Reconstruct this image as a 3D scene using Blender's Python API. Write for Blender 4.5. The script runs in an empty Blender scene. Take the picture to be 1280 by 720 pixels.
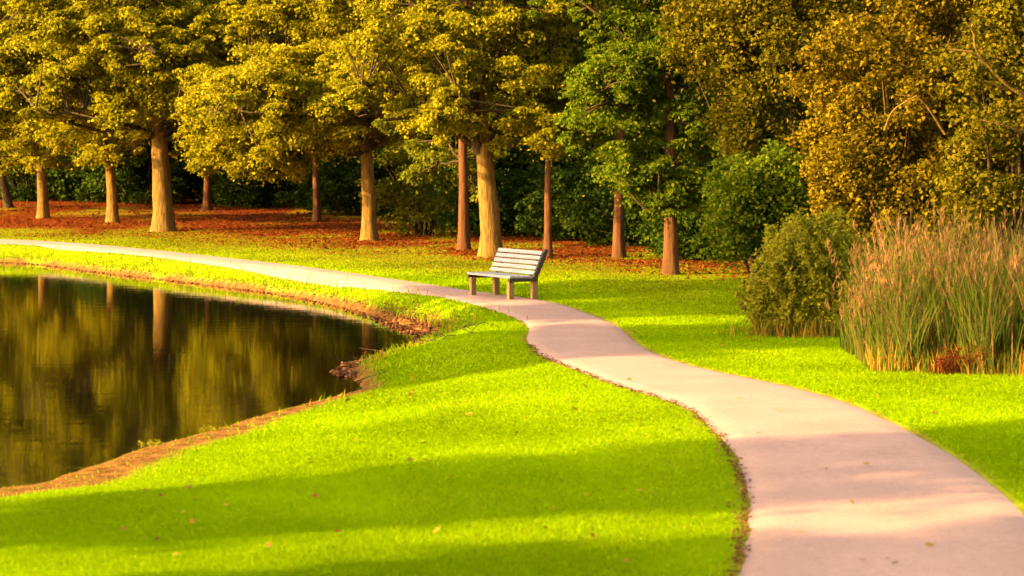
import bpy, math, random
import numpy as np

S = bpy.context.scene
COL = S.collection
rad = math.radians
F = 3000.0            # focal length in pixels of the 1280 px wide photograph
CAMZ = 2.9
PITCH = math.atan(184 / F)
WZ = -0.42            # water level
AZ = rad(21); EL = rad(22)       # the low sun stands to the left, a little behind the viewpoint

# ------------------------------------------------------------------ helpers
def ray(px, py):
    x, u = px - 640, 360 - py
    cp, sp = math.cos(PITCH), math.sin(PITCH)
    return np.array([x, F * cp + u * sp, -F * sp + u * cp])

def gp(px, py, z=0.0):
    """world point on the level z that the survey of the photograph puts at px, py"""
    d = ray(px, py)
    t = (z - CAMZ) / d[2]
    return np.array([d[0] * t, d[1] * t, z])

def xat(px, D):
    return (px - 640) / F * D

def zat(py, D):
    return CAMZ - (py - 176) / F * D

def vnoise(x, y, seed=0):
    """smooth value noise on arrays, 0..1"""
    xi = np.floor(x).astype(np.int64); yi = np.floor(y).astype(np.int64)
    fx = x - xi; fy = y - yi
    fx = fx * fx * (3 - 2 * fx); fy = fy * fy * (3 - 2 * fy)
    def h(a, b):
        n = (a * 374761393 + b * 668265263 + seed * 974711) & 0xFFFFFFFF
        n = ((n ^ (n >> 13)) * 1274126177) & 0xFFFFFFFF
        return ((n ^ (n >> 16)) & 0xFFFF) / 65535.0
    return (h(xi, yi) * (1 - fx) + h(xi + 1, yi) * fx) * (1 - fy) + \
           (h(xi, yi + 1) * (1 - fx) + h(xi + 1, yi + 1) * fx) * fy

def fbm(x, y, seed=0, o=3):
    s = 0; a = 1; t = 0
    for k in range(o):
        s = s + a * vnoise(x * 2 ** k, y * 2 ** k, seed + k); t += a; a *= .5
    return s / t

def sstep(a, b, v):
    t = np.clip((v - a) / (b - a), 0, 1)
    return t * t * (3 - 2 * t)

def catmull(P, n=8, closed=False):
    P = [np.array(p, float) for p in P]
    out = []
    N = len(P)
    rng_ = range(N if closed else N - 1)
    for i in rng_:
        p0 = P[(i - 1) % N] if closed or i > 0 else P[0]
        p1 = P[i]; p2 = P[(i + 1) % N]
        p3 = P[(i + 2) % N] if closed or i + 2 < N else P[-1]
        for k in range(n):
            t = k / n
            out.append(.5 * ((2 * p1) + (-p0 + p2) * t + (2 * p0 - 5 * p1 + 4 * p2 - p3) * t * t + (-p0 + 3 * p1 - 3 * p2 + p3) * t ** 3))
    if not closed: out.append(P[-1])
    return np.array(out)

def mesh_arrays(name, V, faces, k, mats, smooth=False, midx=None):
    """V (n,3), faces (m,k) int"""
    me = bpy.data.meshes.new(name)
    V = np.ascontiguousarray(V, dtype=np.float32); faces = np.ascontiguousarray(faces, dtype=np.int32)
    me.vertices.add(len(V)); me.vertices.foreach_set('co', V.ravel())
    m = len(faces)
    me.loops.add(m * k); me.loops.foreach_set('vertex_index', faces.ravel())
    me.polygons.add(m)
    me.polygons.foreach_set('loop_start', np.arange(0, m * k, k, dtype=np.int32))
    me.polygons.foreach_set('loop_total', np.full(m, k, dtype=np.int32))
    if smooth: me.polygons.foreach_set('use_smooth', np.ones(m, dtype=bool))
    for mt in mats: me.materials.append(mt)
    if midx is not None: me.polygons.foreach_set('material_index', np.ascontiguousarray(midx, dtype=np.int32))
    me.update(calc_edges=True)
    return me

def link(name, me, parent=None, loc=(0, 0, 0)):
    o = bpy.data.objects.new(name, me); COL.objects.link(o)
    o.location = loc
    if parent: o.parent = parent
    return o

def tag(o, label=None, cat=None, group=None, kind=None):
    if label: o['label'] = label
    if cat: o['category'] = cat
    if group: o['group'] = group
    if kind: o['kind'] = kind
    return o

def empty(name, loc, rz=0):
    o = bpy.data.objects.new(name, None); COL.objects.link(o)
    o.location = loc; o.rotation_euler = (0, 0, rz); o.empty_display_size = .3
    return o

class Tubes:
    def __init__(s): s.V = []; s.Fc = []; s.n = 0
    def add(s, pts, rr, sides=8, rough=0, rng=None, cap=True):
        pts = np.array(pts, float); n = len(pts)
        rr = np.array(rr, float) if np.ndim(rr) else np.full(n, rr)
        tan = np.gradient(pts, axis=0); tan /= np.linalg.norm(tan, axis=1)[:, None] + 1e-9
        ref = np.array([0, 0, 1.]) if abs(tan[0][2]) < .8 else np.array([1., 0, 0])
        a = np.arange(sides) / sides * 2 * math.pi
        u = np.cross(tan, ref); u /= np.linalg.norm(u, axis=1)[:, None] + 1e-9
        v = np.cross(tan, u)
        R = rr[:, None] * np.ones((n, sides))
        if rough and rng is not None:
            per = 1 + rough * rng.standard_normal((1, sides)) * .6
            R = R * per * (1 + rough * .5 * rng.standard_normal((n, sides)))
        ring = pts[:, None, :] + R[:, :, None] * (np.cos(a)[None, :, None] * u[:, None, :] + np.sin(a)[None, :, None] * v[:, None, :])
        s.V.append(ring.reshape(-1, 3))
        i = np.arange(n - 1)[:, None] * sides; j = np.arange(sides)[None, :]; j2 = (j + 1) % sides
        q = np.stack([i + j, i + j2, i + sides + j2, i + sides + j], -1).reshape(-1, 4) + s.n
        s.Fc.append(q); s.n += n * sides
        if cap and sides == 8:
            b = s.n - 8
            s.Fc.append(np.array([[b, b + 1, b + 2, b + 3], [b, b + 3, b + 4, b + 7], [b + 4, b + 5, b + 6, b + 7]]))
    def build(s, name, mat, parent=None, smooth=True, limbmat=None):
        Fa_ = np.concatenate(s.Fc); mi_ = None; ms = [mat]
        if limbmat: ms.append(limbmat); mi_ = np.ones(len(Fa_), int); mi_[:len(s.Fc[0])] = 0
        me = mesh_arrays(name, np.concatenate(s.V), Fa_, 4, ms, smooth, mi_)
        return link(name, me, parent)

# ------------------------------------------------------------------ materials
def newmat(name):
    m = bpy.data.materials.new(name); m.use_nodes = True
    nt = m.node_tree; nt.nodes.clear()
    out = nt.nodes.new('ShaderNodeOutputMaterial')
    return m, nt, out

def N(nt, t, **kw):
    n = nt.nodes.new(t)
    for k, v in kw.items():
        if k in n.inputs.keys() if hasattr(n.inputs, 'keys') else False: n.inputs[k].default_value = v
        else: setattr(n, k, v)
    return n

def ramp(nt, stops, fac=None):
    r = nt.nodes.new('ShaderNodeValToRGB')
    e = r.color_ramp.elements
    while len(e) < len(stops): e.new(.5)
    for el, (p, c) in zip(e, stops):
        el.position = p; el.color = (*c, 1) if len(c) == 3 else c
    if fac is not None: nt.links.new(fac, r.inputs[0])
    return r

def noise(nt, scale, detail=4, rough=.6, vec=None):
    n = nt.nodes.new('ShaderNodeTexNoise')
    n.inputs['Scale'].default_value = scale; n.inputs['Detail'].default_value = detail; n.inputs['Roughness'].default_value = rough
    if vec is not None: nt.links.new(vec, n.inputs['Vector'])
    return n

def mixc(nt, a, b, fac, mode='MIX'):
    m = nt.nodes.new('ShaderNodeMix'); m.data_type = 'RGBA'; m.blend_type = mode
    def put(sock, v):
        if hasattr(v, 'default_value') or isinstance(v, bpy.types.NodeSocket): nt.links.new(v, sock)
        elif isinstance(v, (int, float)): sock.default_value = v
        else: sock.default_value = (*v, 1)
    put(m.inputs[6], a); put(m.inputs[7], b); put(m.inputs[0], fac)
    return m.outputs[2]

def leaf_mat(name, c1, c2, c3, trans=.46, nscale=.7, rough=.7, spec=.03):
    """per-leaf colour variation (random per island) + clump scale noise"""
    m, nt, out = newmat(name)
    g = nt.nodes.new('ShaderNodeNewGeometry')
    r = ramp(nt, [(0, c1), (.5, c2), (1, c3)], g.outputs['Random Per Island'])
    tc = nt.nodes.new('ShaderNodeTexCoord')
    nz = noise(nt, nscale, 2, .5, tc.outputs['Object'])
    br = ramp(nt, [(.3, (.72, .72, .72)), (.7, (1.25, 1.2, 1.1))], nz.outputs[0])
    c = mixc(nt, r.outputs[0], br.outputs[0], 1.0, 'MULTIPLY')
    d = nt.nodes.new('ShaderNodeBsdfPrincipled')
    d.inputs['Roughness'].default_value = rough
    d.inputs['Specular IOR Level'].default_value = spec
    nt.links.new(c, d.inputs['Base Color'])
    t = nt.nodes.new('ShaderNodeBsdfTranslucent')
    nt.links.new(c, t.inputs[0])
    mx = nt.nodes.new('ShaderNodeMixShader'); mx.inputs[0].default_value = trans
    nt.links.new(d.outputs[0], mx.inputs[1]); nt.links.new(t.outputs[0], mx.inputs[2])
    nt.links.new(mx.outputs[0], out.inputs[0])
    return m

def bark_mat(name, c1, c2, c3=None):
    m, nt, out = newmat(name)
    tc = nt.nodes.new('ShaderNodeTexCoord')
    mp = nt.nodes.new('ShaderNodeMapping'); mp.inputs['Scale'].default_value = (9, 9, 1.6)
    nt.links.new(tc.outputs['Object'], mp.inputs[0])
    nz = noise(nt, 1.6, 6, .65, mp.outputs[0])
    r = ramp(nt, [(.32, c1), (.62, c2)], nz.outputs[0])
    col = r.outputs[0]
    if c3:
        n2 = noise(nt, 1.2, 3, .5, tc.outputs['Object'])
        r2 = ramp(nt, [(.45, (0, 0, 0)), (.6, (1, 1, 1))], n2.outputs[0])
        col = mixc(nt, col, c3, r2.outputs[0])
    b = nt.nodes.new('ShaderNodeBump'); b.inputs['Strength'].default_value = .9; b.inputs['Distance'].default_value = .04
    nt.links.new(nz.outputs[0], b.inputs['Height'])
    p = nt.nodes.new('ShaderNodeBsdfPrincipled'); p.inputs['Roughness'].default_value = .9; p.inputs['Specular IOR Level'].default_value = .15
    nt.links.new(col, p.inputs['Base Color']); nt.links.new(b.outputs[0], p.inputs['Normal'])
    nt.links.new(p.outputs[0], out.inputs[0])
    return m

M = {}
M['gold'] = leaf_mat('gold_leaves', (0.1368, 0.1371, 0.004448), (0.2472, 0.2263, 0.007116), (0.3471, 0.2799, 0.008896))
M['olive'] = leaf_mat('olive_leaves', (0.07281, 0.0957, 0.00572), (0.1285, 0.146, 0.008008), (0.2057, 0.1915, 0.01144))
M['green'] = leaf_mat('green_leaves', (0.04738, 0.08793, 0.003368), (0.08798, 0.1293, 0.005052), (0.1625, 0.1759, 0.00842))
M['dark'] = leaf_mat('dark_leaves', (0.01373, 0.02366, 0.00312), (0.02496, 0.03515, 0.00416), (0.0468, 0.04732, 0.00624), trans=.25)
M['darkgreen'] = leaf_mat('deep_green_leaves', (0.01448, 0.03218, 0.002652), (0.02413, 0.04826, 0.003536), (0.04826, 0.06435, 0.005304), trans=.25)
M['rust'] = leaf_mat('rusty_leaves', (0.06625, 0.04446, 0.002359), (0.1257, 0.09301, 0.003538), (0.1986, 0.1375, 0.004718), trans=.3, nscale=1.1)
M['bronze'] = leaf_mat('bronze_leaves', (0.05273, 0.05044, 0.002359), (0.09846, 0.08827, 0.003538), (0.1546, 0.1093, 0.004127), trans=.3, nscale=1.1)
M['willow'] = leaf_mat('willow_leaves', (0.1572, 0.161, 0.01014), (0.2489, 0.2416, 0.0169), (0.3407, 0.2953, 0.02028))
M['bark'] = bark_mat('oak_bark', (0.0663, 0.03367, 0.008354), (0.1989, 0.1087, 0.02506))
M['redbark'] = bark_mat('red_bark', (0.04306, 0.01728, 0.008003), (0.1119, 0.04536, 0.01778))
M['darkbark'] = bark_mat('dark_bark', (0.026, 0.01664, 0.00936), (0.0624, 0.039, 0.0182))
M['grass'] = leaf_mat('grass_blades', (0.1596, 0.2665, 0.00112), (0.1812, 0.2887, 0.00112), (0.2103, 0.3064, 0.00112), trans=.5, nscale=.35, spec=0)
M['olivegrass'] = leaf_mat('dry_lawn_blades', (0.1035, 0.1311, 0.00276), (0.1311, 0.1311, 0.00345), (0.1656, 0.1242, 0.00483), trans=.4, nscale=.35, spec=.04)
M['litter'] = leaf_mat('fallen_leaf', (0.06537, 0.009669, 0.0025), (0.1306, 0.02347, 0.004375), (0.181, 0.04697, 0.007812), trans=.15)
M['yleaf'] = leaf_mat('yellow_fallen_leaf', (0.248, 0.186, 0.0186), (0.2232, 0.124, 0.0186), (0.0992, 0.0434, 0.0093), trans=.15)
M['drygrass'] = leaf_mat('dry_grass_blades', (0.2174, 0.1612, 0.01488), (0.336, 0.2072, 0.02232), (0.3558, 0.1151, 0.01488), trans=.3)
M['reedgreen'] = leaf_mat('reed_blades', (0.04365, 0.07246, 0.006696), (0.07093, 0.09877, 0.01116), (0.12, 0.1186, 0.01674), trans=.35)
M['plume'] = leaf_mat('reed_plumes', (0.1305, 0.06117, 0.02853), (0.1956, 0.09682, 0.04485), (0.2392, 0.1325, 0.0734), trans=.35)
M['redweed'] = leaf_mat('red_weed_leaves', (0.07447, 0.00921, 0.004464), (0.09741, 0.01688, 0.00558), (0.08591, 0.03682, 0.00744), trans=.3)

# ------------------------------------------------------------------ the pond outline and terrain
far = [(0, 328), (53, 331), (132, 341), (211, 350), (285, 359), (370, 371), (443, 387), (490, 403), (524, 414), (543, 421)]
near = [(524, 434), (488, 446), (455, 456), (440, 464), (448, 478), (449, 488), (391, 503), (317, 522), (248, 543), (180, 560), (79, 594), (0, 610)]
outl = [gp(a, b, WZ)[:2] for a, b in far + near]
outl += [(-8, 20.4), (-13, 20.5), (-17, 25), (-19.5, 36), (-24, 50), (-29, 62), (-24, 67.5), (-18.5, 66)]
SH = catmull(outl, 10, closed=True)
# a little raggedness along the waterline
_t = np.arange(len(SH))
SH = SH + .05 * np.stack([fbm(_t * .9, _t * 0, 5) - .5, fbm(_t * .9, _t * 0, 9) - .5], 1) * 2

def sdist(x, y, poly):
    """signed distance: positive outside"""
    x = np.asarray(x, float).ravel(); y = np.asarray(y, float).ravel()
    A = poly; B = np.roll(poly, -1, axis=0)
    d2 = np.full(len(x), 1e18); ins = np.zeros(len(x), bool)
    for a, b in zip(A, B):
        ex, ey = b - a; L = ex * ex + ey * ey + 1e-12
        t = np.clip(((x - a[0]) * ex + (y - a[1]) * ey) / L, 0, 1)
        dx = x - a[0] - t * ex; dy = y - a[1] - t * ey
        d2 = np.minimum(d2, dx * dx + dy * dy)
        c = ((a[1] > y) != (b[1] > y))
        if c.any():
            xi = a[0] + (y - a[1]) * ex / (ey if abs(ey) > 1e-12 else 1e-12)
            ins ^= c & (x < xi)
    d = np.sqrt(d2)
    return np.where(ins, -d, d)

def height(x, y, sd=None):
    shp = np.shape(x)
    x = np.asarray(x, float).ravel(); y = np.asarray(y, float).ravel()
    if sd is None: sd = sdist(x, y, SH)
    w = np.interp(y, [18, 24, 33, 37, 40, 46, 60, 70], [5, 4.5, 2.6, 1.4, 1.1, 1.1, 1.2, 1.4])
    lip = np.interp(y, [22, 30, 36, 45], [.02, .04, .09, .10])
    up = lip * sstep(0, .14, sd) + (-WZ - lip) * sstep(0, 1, sd / w) ** .9
    dn = -np.clip(-sd, 0, 3) * .35
    z = WZ + np.where(sd > 0, up, dn)
    amp = sstep(1.5, 6, sd)
    z = z + amp * (.16 * (fbm(x / 9, y / 9, 3, 2) - .5))
    # woodland floor climbs gently, then the wooded hillside behind
    z = z + .35 * sstep(80, 110, y) + 16 * sstep(135, 230, y) + 1.5 * sstep(25, 60, np.abs(x)) 
    z = z + .35 * sstep(6, 12, x) * sstep(48, 30, y) * 0.6
    return z.reshape(shp)

def H1(x, y): return float(height(np.array([x]), np.array([y]))[0])

def axis(lo, hi, fine_lo, fine_hi, step, grow=1.18):
    a = list(np.arange(fine_lo, fine_hi + 1e-6, step))
    s = step; v = a[-1]
    while v < hi: s *= grow; v += s; a.append(v)
    s = step; v = a[0]; b = []
    while v > lo: s *= grow; v -= s; b.append(v)
    return np.array(b[::-1] + a)

gx = axis(-420, 420, -20, 14, .16)
gy = axis(-120, 620, 14, 72, .18)
X, Y = np.meshgrid(gx, gy)
SD = sdist(X, Y, SH)
Z = height(X, Y, SD).ravel()
nx, ny = len(gx), len(gy)
V = np.stack([X.ravel(), Y.ravel(), Z], 1)
ii = (np.arange(ny - 1)[:, None] * nx + np.arange(nx - 1)[None, :]).ravel()
Fq = np.stack([ii, ii + 1, ii + nx + 1, ii + nx], 1)

LB = np.array([(-60, 92), (-22, 83), (-17, 79.5), (-11, 73.5), (-5.5, 67), (-1.7, 60.5), (1.2, 57), (3.8, 52.5), (5.5, 48.5), (8, 43), (11, 38), (14, 34), (60, 30)])
def litter_mask(x, y):
    b = np.interp(x, LB[:, 0], LB[:, 1])
    return sstep(-6.5, 4.5, y - b + 11 * (fbm(x / 2.6, y / 4.5, 21, 3) - .5)) * (1 - .55 * sstep(.55, .72, fbm(x / 2.0, y / 3.5, 23, 3)))
def dry_mask(x, y):
    b = np.interp(x, LB[:, 0], LB[:, 1])
    return sstep(-15, -1, y - b + 8 * (fbm(x / 3, y / 5, 25, 3) - .5)) * sstep(6, 2, x) + .10 * sstep(.52, .7, fbm(x / 1.6, y / 3.2, 27, 3))
def dirt_mask(x, y, sd):
    w = np.interp(y, [20, 27, 34, 37, 41, 48, 70], [1.35, .85, .3, .32, .5, .22, .18])
    return 1 - sstep(.6, 1.1, (sd + .35 * (fbm(x * 1.4, y * .8, 31, 3) - .5)) / w)

def grid_at(G, x, y):
    i = np.clip(np.searchsorted(gx, x) - 1, 0, nx - 2); j = np.clip(np.searchsorted(gy, y) - 1, 0, ny - 2)
    fx = (x - gx[i]) / (gx[i + 1] - gx[i]); fy = (y - gy[j]) / (gy[j + 1] - gy[j]); G = G.reshape(ny, nx)
    return (G[j, i] * (1 - fx) + G[j, i + 1] * fx) * (1 - fy) + (G[j + 1, i] * (1 - fx) + G[j + 1, i + 1] * fx) * fy

# ---- path outline
Ledge = [(0, 305), (100, 311), (200, 321), (300, 332.5), (400, 346), (480, 358), (560, 373), (615, 387), (650, 401), (660, 411), (656, 422), (670, 440), (715, 462), (765, 484), (822, 503), (860, 517), (890, 540), (912, 566), (925, 592), (930, 622), (928, 660), (921, 692), (915, 720)]
Redge = [(0, 298.5), (100, 304), (200, 313.5), (300, 324), (400, 336), (500, 350), (585, 363), (650, 371), (700, 379), (735, 391), (770, 405), (786, 418), (808, 436), (840, 450), (890, 465), (940, 477), (990, 489), (1040, 502), (1090, 520), (1140, 541), (1190, 566), (1232, 596), (1280, 632)]
Lw = [gp(a, b)[:2] for a, b in Ledge]; Rw = [gp(a, b)[:2] for a, b in Redge]
Lw = [(-60, 86), (-34, 76.5), (-22, 71)] + Lw + [(1.35, 14.2), (.9, 11.5), (.2, 8), (-1.2, 2), (-3.5, -8)]
Rw = [(-60, 88.5), (-34, 79), (-22, 73.2)] + Rw + [(3.9, 16.4), (3.65, 13.5), (3.0, 9.2), (1.4, 1.4), (-1, -9)]
Lc = catmull(Lw, 12); Rc = catmull(Rw, 12)
def resample(P, n):
    d = np.r_[0, np.cumsum(np.linalg.norm(np.diff(P, axis=0), axis=1))]
    t = np.linspace(0, d[-1], n)
    return np.stack([np.interp(t, d, P[:, 0]), np.interp(t, d, P[:, 1])], 1)
# pair the two edges: for every left point take the nearest following right point
Lr = resample(Lc, 900); Rr = resample(Rc, 4000)
pair = []; k = 0
for p in Lr:
    seg = Rr[k:k + 120]
    j = k + int(np.argmin(((seg - p) ** 2).sum(1))); k = j; pair.append(Rr[j])
pair = np.array(pair)
ker = np.ones(15) / 15
pp = np.pad(pair, ((7, 7), (0, 0)), 'edge')
pair = np.stack([np.convolve(pp[:, 0], ker, 'valid'), np.convolve(pp[:, 1], ker, 'valid')], 1)
tt = np.arange(len(Lr))
jl = (fbm(tt * .8, tt * 0, 61) - .5) * .05; jr = (fbm(tt * .8, tt * 0 + 3, 67) - .5) * .05
nc = 13
dirv = (pair - Lr); wd = np.linalg.norm(dirv, axis=1)[:, None]; dn = dirv / wd
Le = Lr + dn * jl[:, None]; Re = pair + dn * jr[:, None]
PATHPOLY = np.concatenate([Le[::4], Re[::-1][::4]])
SP = sdist(X, Y, PATHPOLY)     # distance to the path on the terrain grid
# terrain is pressed down 3 cm under the path so it never pokes through
V[:, 2] -= .03 * sstep(.0, -.15, SP)
lit = litter_mask(X.ravel(), Y.ravel()); dirt = dirt_mask(X.ravel(), Y.ravel(), SD)
edge = (1 - sstep(.02, .10, SP))
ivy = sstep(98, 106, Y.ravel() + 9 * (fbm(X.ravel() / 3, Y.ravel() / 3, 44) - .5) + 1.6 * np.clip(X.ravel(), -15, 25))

def ground_mat():
    m, nt, out = newmat('ground_surface')
    at = nt.nodes.new('ShaderNodeAttribute'); at.attribute_name = 'cover'
    sep = nt.nodes.new('ShaderNodeSeparateColor'); nt.links.new(at.outputs['Color'], sep.inputs[0])
    tc = nt.nodes.new('ShaderNodeTexCoord')
    n1 = noise(nt, .35, 5, .6, tc.outputs['Object']); n2 = noise(nt, 14, 5, .7, tc.outputs['Object']); n3 = noise(nt, 2.6, 4, .6, tc.outputs['Object'])
    g1 = ramp(nt, [(.3, (0.1579, 0.2611, 0.001008)), (.5, (0.2031, 0.3078, 0.001344)), (.72, (0.2707, 0.3357, 0.00168))], n1.outputs[0])
    g2 = ramp(nt, [(.3, (.7, .7, .7)), (.7, (1.25, 1.25, 1.25))], n2.outputs[0])
    g = mixc(nt, g1.outputs[0], g2.outputs[0], 1.0, 'MULTIPLY')
    # dry straw patches
    dp = ramp(nt, [(.58, (0, 0, 0)), (.75, (1, 1, 1))], n3.outputs[0])
    mul = nt.nodes.new('ShaderNodeMath'); mul.operation = 'MULTIPLY'; mul.inputs[1].default_value = .25; nt.links.new(dp.outputs[0], mul.inputs[0])
    g = mixc(nt, g, (.26, .22, .02), mul.outputs[0])
    g = mixc(nt, g, (.20, .17, .008), at.outputs['Alpha'])
    vo = nt.nodes.new('ShaderNodeTexVoronoi'); vo.inputs['Scale'].default_value = 15; nt.links.new(tc.outputs['Object'], vo.inputs['Vector'])
    lr = ramp(nt, [(0, (0.04378, 0.008317, 0.002765)), (.35, (0.1071, 0.02079, 0.004147)), (.7, (0.1459, 0.03564, 0.006912)), (1, (0.07784, 0.0297, 0.01037))], None)
    sc = nt.nodes.new('ShaderNodeSeparateColor'); nt.links.new(vo.outputs['Color'], sc.inputs[0]); nt.links.new(sc.outputs[0], lr.inputs[0])
    c = mixc(nt, g, lr.outputs[0], sep.outputs[0])
    dr = ramp(nt, [(.35, (0.064, 0.029, 0.0104)), (.55, (0.1664, 0.0754, 0.0234)), (.72, (0.256, 0.1276, 0.0416))], noise(nt, 5, 6, .7, tc.outputs['Object']).outputs[0])
    c = mixc(nt, c, dr.outputs[0], sep.outputs[1])
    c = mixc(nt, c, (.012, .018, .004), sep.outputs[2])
    b = nt.nodes.new('ShaderNodeBump'); b.inputs['Strength'].default_value = .25; b.inputs['Distance'].default_value = .02
    nt.links.new(n2.outputs[0], b.inputs['Height'])
    p = nt.nodes.new('ShaderNodeBsdfPrincipled'); p.inputs['Roughness'].default_value = 1; p.inputs['Specular IOR Level'].default_value = 0
    nt.links.new(c, p.inputs['Base Color']); nt.links.new(b.outputs[0], p.inputs['Normal']); nt.links.new(p.outputs[0], out.inputs[0])
    return m

me = mesh_arrays('ground', V, Fq, 4, [ground_mat()], True)
ca = me.color_attributes.new('cover', 'FLOAT_COLOR', 'POINT')
ca.data.foreach_set('color', np.stack([lit, np.maximum(dirt, edge * .7), ivy, np.clip(dry_mask(X.ravel(), Y.ravel()), 0, 1)], 1).astype(np.float32).ravel())
tag(link('ground', me), 'mown green park lawn running into red leaf litter under the trees', 'ground', kind='structure')

# ---- water
def water_mat():
    m, nt, out = newmat('pond_water')
    tc = nt.nodes.new('ShaderNodeTexCoord')
    mp = nt.nodes.new('ShaderNodeMapping'); mp.inputs['Scale'].default_value = (1.0, 3.0, 1); nt.links.new(tc.outputs['Object'], mp.inputs[0])
    n = noise(nt, 1.3, 3, .5, mp.outputs[0])
    b = nt.nodes.new('ShaderNodeBump'); b.inputs['Strength'].default_value = .09; b.inputs['Distance'].default_value = .02
    nt.links.new(n.outputs[0], b.inputs['Height'])
    p = nt.nodes.new('ShaderNodeBsdfPrincipled'); p.inputs['Base Color'].default_value = (.003, .003, .001, 1)
    p.inputs['Roughness'].default_value = .04; p.inputs['IOR'].default_value = 1.33; p.inputs['Specular IOR Level'].default_value = .42
    nt.links.new(b.outputs[0], p.inputs['Normal']); nt.links.new(p.outputs[0], out.inputs[0])
    return m
wx = np.linspace(-34, 2, 10); wy = np.linspace(17, 72, 12)
WX, WY = np.meshgrid(wx, wy)
ii = (np.arange(11)[:, None] * 10 + np.arange(9)[None, :]).ravel()
me = mesh_arrays('water', np.stack([WX.ravel(), WY.ravel(), WX.ravel() * 0 + WZ], 1), np.stack([ii, ii + 1, ii + 11, ii + 10], 1), 4, [water_mat()])
tag(link('water', me), 'still dark pond water mirroring the tree trunks', 'water', kind='structure')

# ---- path
def path_mat():
    m, nt, out = newmat('path_asphalt')
    tc = nt.nodes.new('ShaderNodeTexCoord')
    n1 = noise(nt, 55, 4, .8, tc.outputs['Object']); n2 = noise(nt, .9, 5, .6, tc.outputs['Object']); n3 = noise(nt, 12, 4, .7, tc.outputs['Object'])
    r1 = ramp(nt, [(.3, (0.2317, 0.1333, 0.13)), (.5, (0.3242, 0.2, 0.1972)), (.7, (0.4015, 0.2532, 0.2525))], n1.outputs[0])
    r2 = ramp(nt, [(.3, (.86, .85, .84)), (.7, (1.1, 1.1, 1.1))], n2.outputs[0])
    r3 = ramp(nt, [(.3, (.88, .87, .86)), (.6, (1.03, 1.03, 1.03))], n3.outputs[0])
    c = mixc(nt, mixc(nt, r1.outputs[0], r2.outputs[0], 1.0, 'MULTIPLY'), r3.outputs[0], 1.0, 'MULTIPLY')
    b = nt.nodes.new('ShaderNodeBump'); b.inputs['Strength'].default_value = .5; b.inputs['Distance'].default_value = .008
    nt.links.new(n1.outputs[0], b.inputs['Height'])
    p = nt.nodes.new('ShaderNodeBsdfPrincipled'); p.inputs['Roughness'].default_value = .85; p.inputs['Specular IOR Level'].default_value = .2
    nt.links.new(c, p.inputs['Base Color']); nt.links.new(b.outputs[0], p.inputs['Normal']); nt.links.new(p.outputs[0], out.inputs[0])
    return m
f = np.linspace(0, 1, nc)
PP = Le[:, None, :] * (1 - f)[None, :, None] + Re[:, None, :] * f[None, :, None]
px_, py_ = PP[..., 0].ravel(), PP[..., 1].ravel()
pz = height(px_, py_) + .012 + .015 * np.tile(1 - (2 * f - 1) ** 2, len(Le)) - .03 * np.tile(((f == 0) | (f == 1)).astype(float), len(Le))
ii = (np.arange(len(Le) - 1)[:, None] * nc + np.arange(nc - 1)[None, :]).ravel()
me = mesh_arrays('path', np.stack([px_, py_, pz], 1), np.stack([ii, ii + 1, ii + nc + 1, ii + nc], 1), 4, [path_mat()], True)
tag(link('path', me), 'pale pinkish asphalt footpath winding past the bench and round the pond', 'path', kind='structure')

# ------------------------------------------------------------------ leaf clouds
def leaves(rng, centers, radii, per, size, flat=.55, outward=None, asp=.72, up=.45):
    """small rhombic leaves spread through clumps; returns V,F"""
    n = len(centers); tot = int(n * per)
    idx = rng.integers(0, n, tot)
    d = rng.standard_normal((tot, 3)); d /= np.linalg.norm(d, axis=1)[:, None]
    r = rng.random(tot) ** .45 * np.where(rng.random(tot) < .22, 1.25 + .6 * rng.random(tot), 1)
    R = radii[idx]
    off = d * (r * R)[:, None]; off[:, 2] *= flat
    off[:, 2] -= .22 * R * r * r
    c = centers[idx] + off
    nrm = d * .6 + rng.standard_normal((tot, 3)) * .75; nrm[:, 2] += up
    nrm /= np.linalg.norm(nrm, axis=1)[:, None]
    a = rng.standard_normal((tot, 3)); u = np.cross(nrm, a); u /= np.linalg.norm(u, axis=1)[:, None] + 1e-9
    v = np.cross(nrm, u)
    s = size * (.6 + .8 * rng.random(tot))
    L = (u * s[:, None]) * .5; Wd = (v * s[:, None]) * .5 * asp
    bend = nrm * (s * .12)[:, None]
    P = np.stack([c - L - bend, c - Wd + L * .15, c + L - bend, c + Wd + L * .15], 1).reshape(-1, 3)
    Fc = np.arange(tot * 4).reshape(-1, 4)
    return P, Fc

def fit_clumps(rng, lobes, dens, gap=.35, shell=.45):
    """clump centres inside a union of ellipsoids (cx,cy,cz,rx,ry,rz); dens = clumps per m3-ish"""
    C = []
    for cx, cy, cz, rx, ry, rz in lobes:
        n = int(dens * (rx * ry + ry * rz + rx * rz) * 6.0)
        d = rng.standard_normal((n, 3)); d /= np.linalg.norm(d, axis=1)[:, None]
        r = shell + (1 - shell) * rng.random(n) ** .6
        bump = 1 + .28 * (fbm(d[:, 0] * 2 + cx + 50, d[:, 2] * 2 + d[:, 1] * 1.7 + cz + 50, 77, 2) - .5) * 2
        p = d * (r * bump)[:, None] * np.array([rx, ry, rz]) + np.array([cx, cy, cz])
        C.append(p)
    C = np.concatenate(C)
    g = fbm(C[:, 0] * .7 + 40, C[:, 2] * .9 + C[:, 1] * .5 + 40, int(rng.integers(0, 999)), 2)
    return C[g > gap]

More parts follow.
